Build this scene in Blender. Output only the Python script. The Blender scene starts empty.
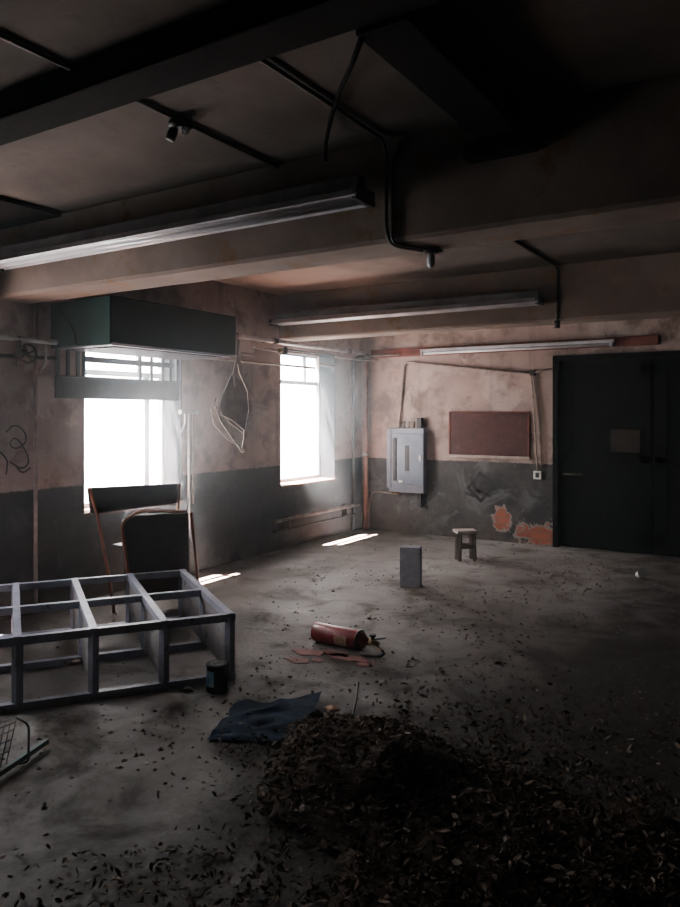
import bpy, bmesh, math, random
from mathutils import Vector, Matrix, noise
random.seed(7)
S = bpy.context.scene
COL = S.collection
R = math.radians

# ---------------------------------------------------------------- measured survey: camera stands at (5.2, 0, 1.6)
CX, CZ, F, HY = 5.2, 1.6, 730.0, 414.0
TH = math.atan(460.0 / 730.0)
ST, CT = math.sin(TH), math.cos(TH)
def _ray(px):
    d = px - 340.0
    return (-ST * F + CT * d, CT * F + ST * d)
def onX(px, py, x):
    a, b = _ray(px); s = (x - CX) / a
    return Vector((x, b * s, CZ - (py - HY) * s))
def onY(px, py, y):
    a, b = _ray(px); s = y / b
    return Vector((CX + a * s, y, CZ - (py - HY) * s))
def onZ(px, py, z=0.0):
    a, b = _ray(px); s = (CZ - z) / (py - HY)
    return Vector((CX + a * s, b * s, z))

# ---------------------------------------------------------------- materials
def nt(name):
    m = bpy.data.materials.new(name); m.use_nodes = True
    t = m.node_tree; b = t.nodes['Principled BSDF']
    return m, t, b
def N(t, kind, **kw):
    n = t.nodes.new(kind)
    for k, v in kw.items():
        if k in n.inputs: n.inputs[k].default_value = v
        else: setattr(n, k, v)
    return n
def mixc(t, fac, a, b):
    n = t.nodes.new('ShaderNodeMix'); n.data_type = 'RGBA'
    def s(i, v):
        if isinstance(v, (tuple, list)): n.inputs[i].default_value = (*v[:3], 1)
        elif isinstance(v, float): n.inputs[i].default_value = v
        else: t.links.new(v, n.inputs[i])
    s(0, fac); s(6, a); s(7, b)
    return n.outputs[2]
def ramp(t, src, a, b, lo=0.0, hi=1.0):
    n = t.nodes.new('ShaderNodeMapRange'); n.clamp = True
    n.inputs['From Min'].default_value = a; n.inputs['From Max'].default_value = b
    n.inputs['To Min'].default_value = lo; n.inputs['To Max'].default_value = hi
    t.links.new(src, n.inputs['Value']); return n.outputs[0]
def math_(t, op, a, b=None):
    n = t.nodes.new('ShaderNodeMath'); n.operation = op
    for i, v in enumerate((a, b)):
        if v is None: continue
        if isinstance(v, (int, float)): n.inputs[i].default_value = v
        else: t.links.new(v, n.inputs[i])
    return n.outputs[0]
def noise_(t, co, scale, detail=5.0, rough=0.6, dist=0.0):
    n = N(t, 'ShaderNodeTexNoise', Scale=scale, Detail=detail, Roughness=rough, Distortion=dist)
    t.links.new(co, n.inputs['Vector']); return n.outputs[0]
def grunge(name, c1, c2, scale=3.0, rough=0.8, metal=0.0, c3=None, lo=0.35, hi=0.65, bump=0.15, spec=0.5):
    m, t, b = nt(name)
    co = N(t, 'ShaderNodeTexCoord').outputs['Object']
    n1 = noise_(t, co, scale)
    c = mixc(t, ramp(t, n1, lo, hi), c1, c2)
    if c3:
        n2 = noise_(t, co, scale * 2.7, 8.0, 0.7)
        c = mixc(t, ramp(t, n2, 0.56, 0.66), c, c3)
    t.links.new(c, b.inputs['Base Color'])
    b.inputs['Roughness'].default_value = rough; b.inputs['Metallic'].default_value = metal
    b.inputs['Specular IOR Level'].default_value = spec
    if bump:
        bp = N(t, 'ShaderNodeBump', Strength=bump, Distance=0.02)
        t.links.new(noise_(t, co, scale * 8, 6.0), bp.inputs['Height']); t.links.new(bp.outputs[0], b.inputs['Normal'])
    return m
def wall_mat(name, patches=(), dk=1.0):
    """cream plaster over a dark painted dado, flaking, with bare brick where the plaster fell"""
    m, t, b = nt(name)
    tc = N(t, 'ShaderNodeTexCoord'); co = tc.outputs['Object']
    sep = N(t, 'ShaderNodeSeparateXYZ'); t.links.new(co, sep.inputs[0]); z = sep.outputs[2]
    big = noise_(t, co, 0.9, 4.0); mid = noise_(t, co, 3.2, 7.0, 0.65); fine = noise_(t, co, 14.0, 8.0, 0.7)
    up = mixc(t, ramp(t, big, 0.38, 0.62), (0.45, 0.345, 0.31), (0.31, 0.235, 0.21))
    up = mixc(t, ramp(t, mid, 0.49, 0.62), up, (0.20, 0.15, 0.13))
    up = mixc(t, ramp(t, noise_(t, co, 1.7, 6.0, 0.6, 0.6), 0.56, 0.63, 0, 0.7), up, (0.50, 0.42, 0.39))
    up = mixc(t, ramp(t, fine, 0.60, 0.72, 0, 0.6), up, (0.12, 0.09, 0.075))
    # damp streaks running down
    mp = N(t, 'ShaderNodeMapping'); mp.inputs['Scale'].default_value = (6, 6, 0.5); t.links.new(co, mp.inputs[0])
    st = noise_(t, mp.outputs[0], 1.0, 5.0)
    up = mixc(t, ramp(t, st, 0.55, 0.75, 0, 0.5), up, (0.13, 0.10, 0.08))
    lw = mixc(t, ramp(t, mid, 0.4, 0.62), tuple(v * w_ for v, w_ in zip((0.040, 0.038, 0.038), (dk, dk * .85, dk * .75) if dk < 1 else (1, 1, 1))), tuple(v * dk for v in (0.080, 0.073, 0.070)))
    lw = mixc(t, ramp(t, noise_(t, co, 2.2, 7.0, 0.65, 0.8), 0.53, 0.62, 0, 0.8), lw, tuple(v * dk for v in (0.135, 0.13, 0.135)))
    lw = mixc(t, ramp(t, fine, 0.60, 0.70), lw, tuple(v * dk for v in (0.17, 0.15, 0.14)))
    lowdirt = math_(t, 'MULTIPLY', ramp(t, z, 0.30, 0.0), ramp(t, mid, 0.35, 0.55))
    lw = mixc(t, lowdirt, lw, (0.11, 0.085, 0.07))
    zz = math_(t, 'ADD', z, math_(t, 'MULTIPLY', math_(t, 'SUBTRACT', fine, 0.5), 0.05))
    c = mixc(t, ramp(t, zz, 0.985, 1.0), lw, up)
    for (cx, cy, cz, rx, ry, rz) in patches:
        mm = N(t, 'ShaderNodeMapping', vector_type='TEXTURE')
        mm.inputs['Location'].default_value = (cx, cy, cz); mm.inputs['Scale'].default_value = (rx, ry, rz)
        t.links.new(co, mm.inputs[0])
        ln = N(t, 'ShaderNodeVectorMath', operation='LENGTH'); t.links.new(mm.outputs[0], ln.inputs[0])
        d = math_(t, 'ADD', ln.outputs['Value'], math_(t, 'MULTIPLY', math_(t, 'SUBTRACT', noise_(t, co, 6.0, 7.0, 0.7), 0.5), 3.4))
        bt = N(t, 'ShaderNodeTexBrick', Scale=1.0)
        bt.inputs['Color1'].default_value = (0.42, 0.13, 0.075, 1); bt.inputs['Color2'].default_value = (0.28, 0.085, 0.055, 1)
        bt.inputs['Mortar'].default_value = (0.26, 0.14, 0.10, 1); bt.inputs['Brick Width'].default_value = 0.22; bt.inputs['Row Height'].default_value = 0.075
        bt.inputs['Mortar Size'].default_value = 0.008
        sw = N(t, 'ShaderNodeCombineXYZ')
        t.links.new(sep.outputs[0] if rx > ry else sep.outputs[1], sw.inputs[0]); t.links.new(z, sw.inputs[1]); t.links.new(sw.outputs[0], bt.inputs[0])
        rim = ramp(t, d, 1.25, 1.1)
        c = mixc(t, rim, c, (0.30, 0.26, 0.23))
        c = mixc(t, ramp(t, d, 1.0, 0.93), c, bt.outputs[0])
    t.links.new(c, b.inputs['Base Color']); b.inputs['Roughness'].default_value = 0.75
    bp = N(t, 'ShaderNodeBump', Strength=0.25, Distance=0.02)
    t.links.new(fine, bp.inputs['Height']); t.links.new(bp.outputs[0], b.inputs['Normal'])
    return m
def floor_mat():
    m, t, b = nt('dusty_concrete')
    co = N(t, 'ShaderNodeTexCoord').outputs['Object']
    big = noise_(t, co, 0.55, 5.0, 0.6, 0.4); mid = noise_(t, co, 2.4, 8.0, 0.65, 0.5); fine = noise_(t, co, 22.0, 8.0, 0.75)
    c = mixc(t, ramp(t, big, 0.40, 0.60), (0.37, 0.345, 0.335), (0.24, 0.215, 0.20))
    c = mixc(t, ramp(t, mid, 0.50, 0.66), c, (0.13, 0.11, 0.095))
    c = mixc(t, ramp(t, fine, 0.60, 0.68, 0, 0.75), c, (0.06, 0.05, 0.043))
    c = mixc(t, ramp(t, noise_(t, co, 5.0, 9.0, 0.8), 0.62, 0.70, 0, 0.6), c, (0.42, 0.39, 0.36))
    # dirt and rotted leaves, deepened by painted gloom, toward the right of the room
    sep = N(t, 'ShaderNodeSeparateXYZ'); t.links.new(co, sep.inputs[0])
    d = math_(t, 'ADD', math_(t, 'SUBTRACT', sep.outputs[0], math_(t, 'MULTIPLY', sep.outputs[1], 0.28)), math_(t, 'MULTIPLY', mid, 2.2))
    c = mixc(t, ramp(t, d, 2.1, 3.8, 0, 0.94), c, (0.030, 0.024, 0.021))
    c = mixc(t, ramp(t, math_(t, 'ADD', sep.outputs[0], math_(t, 'MULTIPLY', mid, 0.9)), 2.4, 1.3, 0, 0.88), c, (0.062, 0.045, 0.036))  # brown dirt toward the window wall and shelf, shading there painted in
    t.links.new(c, b.inputs['Base Color'])
    t.links.new(ramp(t, mid, 0.35, 0.65, 0.5, 0.85), b.inputs['Roughness'])
    bp = N(t, 'ShaderNodeBump', Strength=0.5, Distance=0.02)
    t.links.new(fine, bp.inputs['Height']); t.links.new(bp.outputs[0], b.inputs['Normal'])
    return m

M = {}
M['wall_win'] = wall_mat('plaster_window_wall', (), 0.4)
M['wall_back'] = wall_mat('plaster_back_wall', [(2.02, 8.83, 0.27, 0.12, 0.1, 0.13), (2.50, 8.83, 0.13, 0.22, 0.1, 0.13)])
M['floor'] = floor_mat()
M['ceiling'] = grunge('ceiling_concrete', (0.12, 0.10, 0.088), (0.07, 0.057, 0.05), 1.6, 0.9, c3=(0.07, 0.058, 0.05))
def _bay_bounce():
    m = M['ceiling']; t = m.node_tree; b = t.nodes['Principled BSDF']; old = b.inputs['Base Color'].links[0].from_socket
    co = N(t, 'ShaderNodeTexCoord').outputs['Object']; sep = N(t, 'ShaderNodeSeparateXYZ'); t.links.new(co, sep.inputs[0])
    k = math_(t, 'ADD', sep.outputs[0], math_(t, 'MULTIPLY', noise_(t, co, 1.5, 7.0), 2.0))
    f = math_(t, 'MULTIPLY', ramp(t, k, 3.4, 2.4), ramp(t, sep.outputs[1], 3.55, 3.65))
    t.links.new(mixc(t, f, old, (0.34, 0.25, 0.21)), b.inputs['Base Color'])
_bay_bounce()     # sun bounce painted as pinkish colour in the bay nearest the windows
M['beam'] = grunge('beam_concrete', (0.27, 0.215, 0.185), (0.18, 0.14, 0.12), 1.3, 0.85, c3=(0.20, 0.12, 0.06), lo=.4, hi=.6)
M['sooty'] = grunge('sooty_plaster', (0.03, 0.026, 0.024), (0.05, 0.042, 0.037), 2, 0.9)  # unseen walls, made dark to cut bounced light
M['steel'] = grunge('black_steel', (0.003, 0.0025, 0.0025), (0.007, 0.005, 0.005), 4, 0.9, 0.0, spec=0.15)
M['pipe'] = grunge('painted_pipe', (0.40, 0.33, 0.29), (0.22, 0.17, 0.15), 9, 0.45, 0.2)
M['pipe_red'] = grunge('red_brown_pipe', (0.42, 0.24, 0.19), (0.25, 0.12, 0.095), 6, 0.5, 0.1)
M['pipe_dark'] = grunge('dark_conduit', (0.05, 0.042, 0.038), (0.09, 0.075, 0.065), 7, 0.5, 0.4)
M['pipe_bright'] = grunge('galvanised_pipe', (0.62, 0.60, 0.60), (0.35, 0.32, 0.31), 8, 0.3, 0.6)
M['lamp_body'] = grunge('enamelled_lamp_body', (0.13, 0.12, 0.125), (0.07, 0.065, 0.065), 6, 0.4, 0.2)
M['reflector'] = grunge('dusty_white_enamel', (0.62, 0.62, 0.66), (0.42, 0.41, 0.43), 3, 0.25)
M['tube'] = grunge('tube_glass', (0.80, 0.80, 0.82), (0.65, 0.65, 0.68), 3, 0.08, bump=0, spec=0.8)
M['green'] = grunge('dark_green_enamel', (0.014, 0.036, 0.034), (0.009, 0.024, 0.023), 2.5, 0.42)
M['green_end'] = grunge('green_enamel_end', (0.032, 0.085, 0.073), (0.022, 0.058, 0.052), 2.5, 0.5)
M['greysheet'] = grunge('grey_sheet_metal', (0.10, 0.115, 0.12), (0.065, 0.075, 0.08), 5, 0.5, 0.2)
M['panelgrey'] = grunge('grey_panel_enamel', (0.19, 0.195, 0.23), (0.13, 0.135, 0.16), 5, 0.45, 0.1)
M['panelblue'] = grunge('bluegrey_door_enamel', (0.15, 0.175, 0.215), (0.10, 0.118, 0.15), 5, 0.4, 0.1)
M['black'] = grunge('blackened_metal', (0.018, 0.018, 0.02), (0.035, 0.03, 0.03), 6, 0.55)
M['redboard'] = grunge('oxblood_board', (0.085, 0.020, 0.018), (0.045, 0.012, 0.011), 5, 0.6, c3=(0.12, 0.045, 0.038))
M['redwood'] = grunge('red_brown_plank', (0.22, 0.065, 0.048), (0.11, 0.04, 0.03), 4, 0.7)
M['trimcream'] = grunge('chipped_cream_trim', (0.5, 0.42, 0.37), (0.34, 0.27, 0.23), 12, 0.6)
M['door'] = grunge('soot_black_door', (0.004, 0.0045, 0.0045), (0.009, 0.009, 0.0085), 2.5, 0.75, c3=(0.013, 0.011, 0.009), spec=0.12)
M['doorbrown'] = grunge('dull_brown_pane', (0.030, 0.017, 0.010), (0.018, 0.010, 0.007), 6, 0.6)
M['olive'] = grunge('olive_bar', (0.10, 0.09, 0.05), (0.06, 0.055, 0.03), 6, 0.5)
M['shelf'] = grunge('grey_blue_painted_wood', (0.38, 0.39, 0.48), (0.27, 0.28, 0.35), 7, 0.4, c3=(0.17, 0.15, 0.15))
M['shelfpanel'] = grunge('worn_grey_board', (0.34, 0.32, 0.33), (0.20, 0.18, 0.18), 4, 0.6, c3=(0.13, 0.10, 0.09))
M['block'] = grunge('cinder_block', (0.34, 0.33, 0.37), (0.25, 0.245, 0.28), 18, 0.9, bump=0.6)
M['extred'] = grunge('extinguisher_red', (0.30, 0.035, 0.042), (0.17, 0.02, 0.026), 9, 0.35, c3=(0.35, 0.12, 0.10))
M['brass'] = grunge('dull_brass', (0.40, 0.30, 0.18), (0.22, 0.16, 0.10), 15, 0.4, 0.6)
M['paper'] = grunge('faded_label', (0.62, 0.45, 0.32), (0.42, 0.25, 0.18), 30, 0.7)
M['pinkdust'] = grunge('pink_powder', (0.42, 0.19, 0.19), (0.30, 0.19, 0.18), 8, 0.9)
M['tarp'] = grunge('slate_blue_tarp', (0.030, 0.052, 0.095), (0.014, 0.024, 0.040), 5, 0.85, spec=0.15)
M['bronze'] = grunge('rusty_tube', (0.30, 0.125, 0.075), (0.18, 0.075, 0.05), 8, 0.35, 0.5)
M['darkwood'] = grunge('dark_veneer', (0.040, 0.034, 0.032), (0.065, 0.052, 0.046), 4, 0.55)
M['wood'] = grunge('grey_old_wood', (0.20, 0.16, 0.14), (0.10, 0.08, 0.07), 8, 0.75)
M['woodpale'] = grunge('pale_worn_wood', (0.42, 0.36, 0.33), (0.28, 0.23, 0.21), 8, 0.7)
M['white'] = grunge('chalk_white', (0.75, 0.74, 0.72), (0.55, 0.53, 0.5), 20, 0.6)
M['teal'] = grunge('weathered_teal_stick', (0.24, 0.34, 0.33), (0.20, 0.20, 0.17), 5, 0.6)
M['canblue'] = grunge('blue_can_label', (0.06, 0.42, 0.70), (0.65, 0.8, 0.9), 16, 0.4)
M['insul'] = grunge('torn_foil_paper', (0.62, 0.54, 0.50), (0.35, 0.29, 0.26), 14, 0.6)
M['insuldark'] = grunge('sooty_duct_fabric', (0.34, 0.27, 0.24), (0.20, 0.155, 0.14), 10, 0.8)
M['frame'] = grunge('window_frame_paint', (0.14, 0.155, 0.17), (0.08, 0.09, 0.10), 9, 0.5)
M['reveal'] = grunge('sooty_blue_reveal_paint', (0.012, 0.014, 0.018), (0.007, 0.008, 0.010), 5, 0.9, spec=0.05)  # near-black lining added to darken jambs that daylight would blow out
M['sillbrown'] = grunge('brown_sill', (0.14, 0.075, 0.05), (0.08, 0.045, 0.03), 7, 0.8)
M['ink'] = grunge('black_spray_paint', (0.02, 0.019, 0.02), (0.055, 0.05, 0.05), 5, 0.7, bump=0)
M['rubble'] = grunge('crumbled_plaster', (0.33, 0.29, 0.26), (0.10, 0.08, 0.07), 3.1, 0.9, bump=0)
M['crumb_dark'] = grunge('dark_crumbs', (0.08, 0.068, 0.06), (0.16, 0.13, 0.11), 5, 0.9, bump=0)
def leaf_mat():
    m, t, b = nt('rotting_leaves')
    g = N(t, 'ShaderNodeNewGeometry').outputs['Random Per Island']
    cr = t.nodes.new('ShaderNodeValToRGB'); e = cr.color_ramp.elements
    e[0].position = 0; e[0].color = (0.035, 0.027, 0.023, 1); e[1].position = 1; e[1].color = (0.34, 0.29, 0.25, 1)
    k = e.new(0.55); k.color = (0.10, 0.073, 0.058, 1); k = e.new(0.9); k.color = (0.22, 0.165, 0.13, 1)
    t.links.new(g, cr.inputs[0]); t.links.new(cr.outputs[0], b.inputs['Base Color']); b.inputs['Roughness'].default_value = 0.85; b.inputs['Specular IOR Level'].default_value = 0.2
    return m
M['leaf'] = leaf_mat()
def glass_mat():
    m, t, b = nt('dirty_pane')
    tr = N(t, 'ShaderNodeBsdfTransparent'); tr.inputs[0].default_value = (0.95, 0.98, 1, 1)
    gl = N(t, 'ShaderNodeBsdfGlossy'); gl.inputs['Roughness'].default_value = 0.1
    mx = N(t, 'ShaderNodeMixShader'); mx.inputs[0].default_value = 0.04
    t.links.new(tr.outputs[0], mx.inputs[1]); t.links.new(gl.outputs[0], mx.inputs[2])
    t.links.new(mx.outputs[0], t.nodes['Material Output'].inputs['Surface'])
    return m
M['glass'] = glass_mat()

# ---------------------------------------------------------------- mesh building (world coordinates in, local meshes out)
class MB:
    def __init__(s): s.bm = bmesh.new()
    def quadbox(s, P):            # 8 corners, bottom 4 then top 4
        v = [s.bm.verts.new(p) for p in P]
        for f in ((3, 2, 1, 0), (4, 5, 6, 7), (0, 1, 5, 4), (1, 2, 6, 5), (2, 3, 7, 6), (3, 0, 4, 7)):
            s.bm.faces.new([v[i] for i in f])
        return s
    def box(s, x0, x1, y0, y1, z0, z1, bev=0.0):
        b2 = bmesh.new() if bev else s.bm
        P = [(x0, y0, z0), (x1, y0, z0), (x1, y1, z0), (x0, y1, z0), (x0, y0, z1), (x1, y0, z1), (x1, y1, z1), (x0, y1, z1)]
        if not bev: return s.quadbox(P)
        v = [b2.verts.new(p) for p in P]
        for f in ((3, 2, 1, 0), (4, 5, 6, 7), (0, 1, 5, 4), (1, 2, 6, 5), (2, 3, 7, 6), (3, 0, 4, 7)): b2.faces.new([v[i] for i in f])
        bmesh.ops.bevel(b2, geom=b2.edges[:], offset=bev, segments=2, affect='EDGES', profile=0.5)
        s._merge(b2); return s
    def _merge(s, b2):
        me = bpy.data.meshes.new('tmp'); b2.to_mesh(me); b2.free(); s.bm.from_mesh(me); bpy.data.meshes.remove(me)
    def obox(s, o, u, v, w):      # origin corner and three edge vectors
        o, u, v, w = map(Vector, (o, u, v, w))
        return s.quadbox([o, o + u, o + u + v, o + v, o + w, o + u + w, o + u + v + w, o + v + w])
    def bar(s, a, b, w, h, up=(0, 0, 1)):   # rectangular bar along a-b, centred
        a, b, up = Vector(a), Vector(b), Vector(up)
        d = (b - a).normalized(); sd = d.cross(up)
        if sd.length < 1e-4: sd = d.cross(Vector((0, 1, 0)))
        sd.normalize(); u2 = sd.cross(d).normalized()
        return s.obox(a - sd * w / 2 - u2 * h / 2, sd * w, b - a, u2 * h)
    def tube(s, pts, r, seg=10, cap=True):
        pts = [Vector(p) for p in pts]; rings = []
        rr = r if isinstance(r, (list, tuple)) else [r] * len(pts)
        ref = None
        for i, p in enumerate(pts):
            d = (pts[min(i + 1, len(pts) - 1)] - pts[max(i - 1, 0)]).normalized()
            if ref is None: ref = d.cross(Vector((0.31, 0.2, 0.93))).normalized()
            n = (ref - d * ref.dot(d)).normalized(); ref = n; bnm = d.cross(n)
            rings.append([s.bm.verts.new(p + (n * math.cos(2 * math.pi * k / seg) + bnm * math.sin(2 * math.pi * k / seg)) * rr[i]) for k in range(seg)])
        for a, b in zip(rings, rings[1:]):
            for k in range(seg): s.bm.faces.new((a[k], a[(k + 1) % seg], b[(k + 1) % seg], b[k])).smooth = True
        if cap: s.bm.faces.new(rings[0][::-1]); s.bm.faces.new(rings[-1])
        return s
    def lathe(s, base, axis, prof, seg=24):   # prof: (distance along the axis, radius)
        base, axis = Vector(base), Vector(axis).normalized()
        return s.tube([base + axis * t for t, _ in prof], [max(r, 1e-4) for _, r in prof], seg)
    def poly(s, pts, th=0.004, nrm=None):
        pts = [Vector(p) for p in pts]
        n = Vector(nrm) if nrm else (pts[1] - pts[0]).cross(pts[2] - pts[0]).normalized()
        a = [s.bm.verts.new(p) for p in pts]; b = [s.bm.verts.new(p + n * th) for p in pts]
        s.bm.faces.new(a[::-1]); s.bm.faces.new(b)
        for i in range(len(pts)): s.bm.faces.new((a[i], a[(i + 1) % len(a)], b[(i + 1) % len(a)], b[i]))
        return s
    def ribbon(s, pts, w, th=0.004, wdir=(0, 1, 0)):
        wd = Vector(wdir)
        ws = w if isinstance(w, (list, tuple)) else [w] * len(pts)
        for (a, wa), (b, wb) in zip(zip(pts, ws), list(zip(pts, ws))[1:]):
            a, b = Vector(a), Vector(b)
            s.poly([a - wd * wa / 2, a + wd * wa / 2, b + wd * wb / 2, b - wd * wb / 2], th)
        return s
    def blob(s, c, r, sub=1, squash=(1, 1, 1), jit=0.25):
        b2 = bmesh.new(); bmesh.ops.create_icosphere(b2, subdivisions=sub, radius=1)
        sd = Vector((random.uniform(0, 99),) * 3)
        for v in b2.verts:
            k = 1 + jit * noise.noise(v.co * 1.7 + sd) * 2
            v.co = Vector((v.co.x * squash[0], v.co.y * squash[1], v.co.z * squash[2])) * r * k + Vector(c)
        s._merge(b2); return s
    def build(s, name, mat, parent=None, origin=None, kind=None, label=None):
        base = Vector(origin) if origin is not None else (ROOT.get(parent.name, Vector()) if parent else Vector())
        for v in s.bm.verts: v.co -= base
        bmesh.ops.recalc_face_normals(s.bm, faces=s.bm.faces)
        me = bpy.data.meshes.new(name); s.bm.to_mesh(me); s.bm.free()
        me.materials.append(M[mat])
        o = bpy.data.objects.new(name, me); COL.objects.link(o)
        if parent: o.parent = parent; ROOT[o.name] = base
        else: o.location = base; ROOT[o.name] = base
        if kind: o['kind'] = kind
        if label: o['label'] = label
        return o
ROOT = {}
def thing(name, label, cat, loc, group=None):
    o = bpy.data.objects.new(name, None); COL.objects.link(o)
    o.empty_display_size = 0.1; o.location = loc; ROOT[o.name] = Vector(loc)
    o['label'] = label; o['category'] = cat
    if group: o['group'] = group
    return o
def tag(o, label, cat, group=None):
    o['label'] = label; o['category'] = cat
    if group: o['group'] = group
    return o
def arc(a, corner, b, r=0.06, n=5):
    """points of a bend of radius r at the corner between a and b"""
    a, c, b = Vector(a), Vector(corner), Vector(b)
    p = c + (a - c).normalized() * r; q = c + (b - c).normalized() * r
    return [p * (1 - t) ** 2 + c * 2 * t * (1 - t) + q * t * t for t in [i / n for i in range(n + 1)]]
def route(pts, r=0.06):
    out = [Vector(pts[0])]
    for i in range(1, len(pts) - 1): out += arc(pts[i - 1], pts[i], pts[i + 1], r)
    return out + [Vector(pts[-1])]

# ================================================================= THE ROOM
XR, YB, YF, ZC = 9.5, 8.83, -2.6, 3.0
fm = MB(); fm.box(-0.3, XR + 0.2, YF - 0.2, YB + 0.3, -0.15, 0.0); fm.build('floor', 'floor', kind='structure')
MB().box(-0.3, XR + 0.2, YF - 0.2, YB + 0.3, ZC, ZC + 0.15).build('ceiling', 'ceiling', kind='structure')
WIN = [(4.12, 5.30), (6.92, 8.12), (1.95, 2.85)]
ZS, ZH = 0.75, 2.38
w = MB(); cur = YF - 0.2
for a, b in sorted(WIN):
    w.box(-0.3, 0, cur, a, 0, ZC); w.box(-0.3, 0, a, b, 0, ZS - 0.03); w.box(-0.3, 0, a, b, ZH, ZC); cur = b
w.box(-0.3, 0, cur, YB + 0.3, 0, ZC)
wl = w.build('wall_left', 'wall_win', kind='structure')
DX0, DX1, DZ = 2.68, 4.92, 2.30
w = MB(); w.box(0, DX0, YB, YB + 0.3, 0, ZC); w.box(DX0, DX1, YB, YB + 0.3, DZ, ZC); w.box(DX1, XR + 0.2, YB, YB + 0.3, 0, ZC)
w.box(DX0, DX1, YB + 0.2, YB + 0.3, 0, DZ)
wb = w.build('wall_back', 'wall_back', kind='structure')
MB().box(XR, XR + 0.2, YF - 0.2, YB, 0, ZC).build('wall_right', 'sooty', kind='structure')
MB().box(0, XR, YF - 0.2, YF, 0, ZC).build('wall_front', 'sooty', kind='structure')

# windows: frame, sashes, panes, sill
for i, (a, b) in enumerate(WIN):
    root = bpy.data.objects.new('window_%d' % (i + 1), None); COL.objects.link(root); root['kind'] = 'structure'
    root.location = (-0.2, (a + b) / 2, ZS); ROOT[root.name] = Vector(root.location)
    f = MB(); t = 0.045; x0, x1 = -0.285, -0.225
    f.box(x0, x1, a, a + t, ZS, ZH); f.box(x0, x1, b - t, b, ZS, ZH); f.box(x0, x1, a, b, ZS, ZS + t); f.box(x0, x1, a, b, ZH - t, ZH)
    f.build('window_frame', 'frame', root)
    sM = MB(); zm = 1.98 if i == 0 else 2.0
    sM.box(x0 + .01, x1 - .01, a, b, zm - .025, zm + .025)
    sM.box(x0 + .015, x1 - .015, a + (b - a) * .72 - .02, a + (b - a) * .72 + .02, zm, ZH)
    if i == 0: sM.box(x0 + .015, x1 - .015, b - .26, b - .2, ZS, zm)
    sM.build('sash_bar', 'frame', root)
    MB().box(-0.262, -0.256, a + t, b - t, ZS + t, ZH - t).build('pane', 'glass', root)
    MB().box(-0.3, 0.03, a - 0.0, b + 0.0, ZS - 0.03, ZS).build('window_sill', 'sillbrown', root)
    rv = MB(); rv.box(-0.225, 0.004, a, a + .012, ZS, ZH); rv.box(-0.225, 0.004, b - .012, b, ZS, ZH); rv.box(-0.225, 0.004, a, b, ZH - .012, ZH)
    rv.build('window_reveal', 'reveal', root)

# beams
def struct(name, mb, mat, label=None): return mb.build(name, mat, kind='structure')
Y1a, Y1b, Y2a, Y2b, ZBm = 3.28, 3.62, 6.90, 7.22, 2.476
def beam(ya, yb):
    m = MB(); n = 60
    # chamfered lower arrises, slightly uneven soffit
    prof = [(ya, ZC), (ya, ZBm + .02), (ya + .02, ZBm), (yb - .02, ZBm), (yb, ZBm + .02), (yb, ZC)]
    rings = []
    for k in range(n + 1):
        x = XR * k / n; j = 0.006 * noise.noise(Vector((x * 3, ya, 0)))
        rings.append([m.bm.verts.new((x, y, z + (j if z < 2.6 else 0))) for y, z in prof])
    for p, q in zip(rings, rings[1:]):
        for i in range(5): m.bm.faces.new((p[i], q[i], q[i + 1], p[i + 1]))
        m.bm.faces.new((p[5], q[5], q[0], p[0]))
    m.bm.faces.new(rings[0]); m.bm.faces.new(rings[-1][::-1])
    return m
struct('ceiling_beam', beam(Y1a, Y1b), 'beam')
struct('ceiling_beam', beam(Y2a, Y2b), 'beam')
# black steel: one girder across, one joist bearing on the concrete beam
g = MB(); ga, gb, gz = 1.90, 2.10, 2.89
g.box(0, XR, ga, gb, gz, gz + .018); g.box(0, XR, ga, gb, ZC - .018, ZC); g.box(0, XR, ga + .06, gb - .06, gz + .018, ZC - .018)
g.box(0, XR, ga, ga + .012, gz, ZC)
struct('steel_girder', g, 'steel')
j = MB(); j.box(3.94, 4.13, gb, Y1a, gz - .02, gz); j.box(4.0, 4.07, gb, Y1a, gz, ZC); j.box(4.118, 4.13, gb, Y1a, gz, ZC)
struct('steel_joist', j, 'steel')
pl = MB(); pl.box(3.87, 4.20, Y1a - .10, Y1a, gz - .10, gz - .02, 0.006)
struct('bearing_plate', pl, 'steel')

# black slab added for the dark of a ceiling hole near the window wall
hb = MB(); hb.box(0.2, 0.88, 2.78, 3.24, ZC - 0.035, ZC); hb.build('ceiling_hatch', 'steel', kind='structure')

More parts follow.
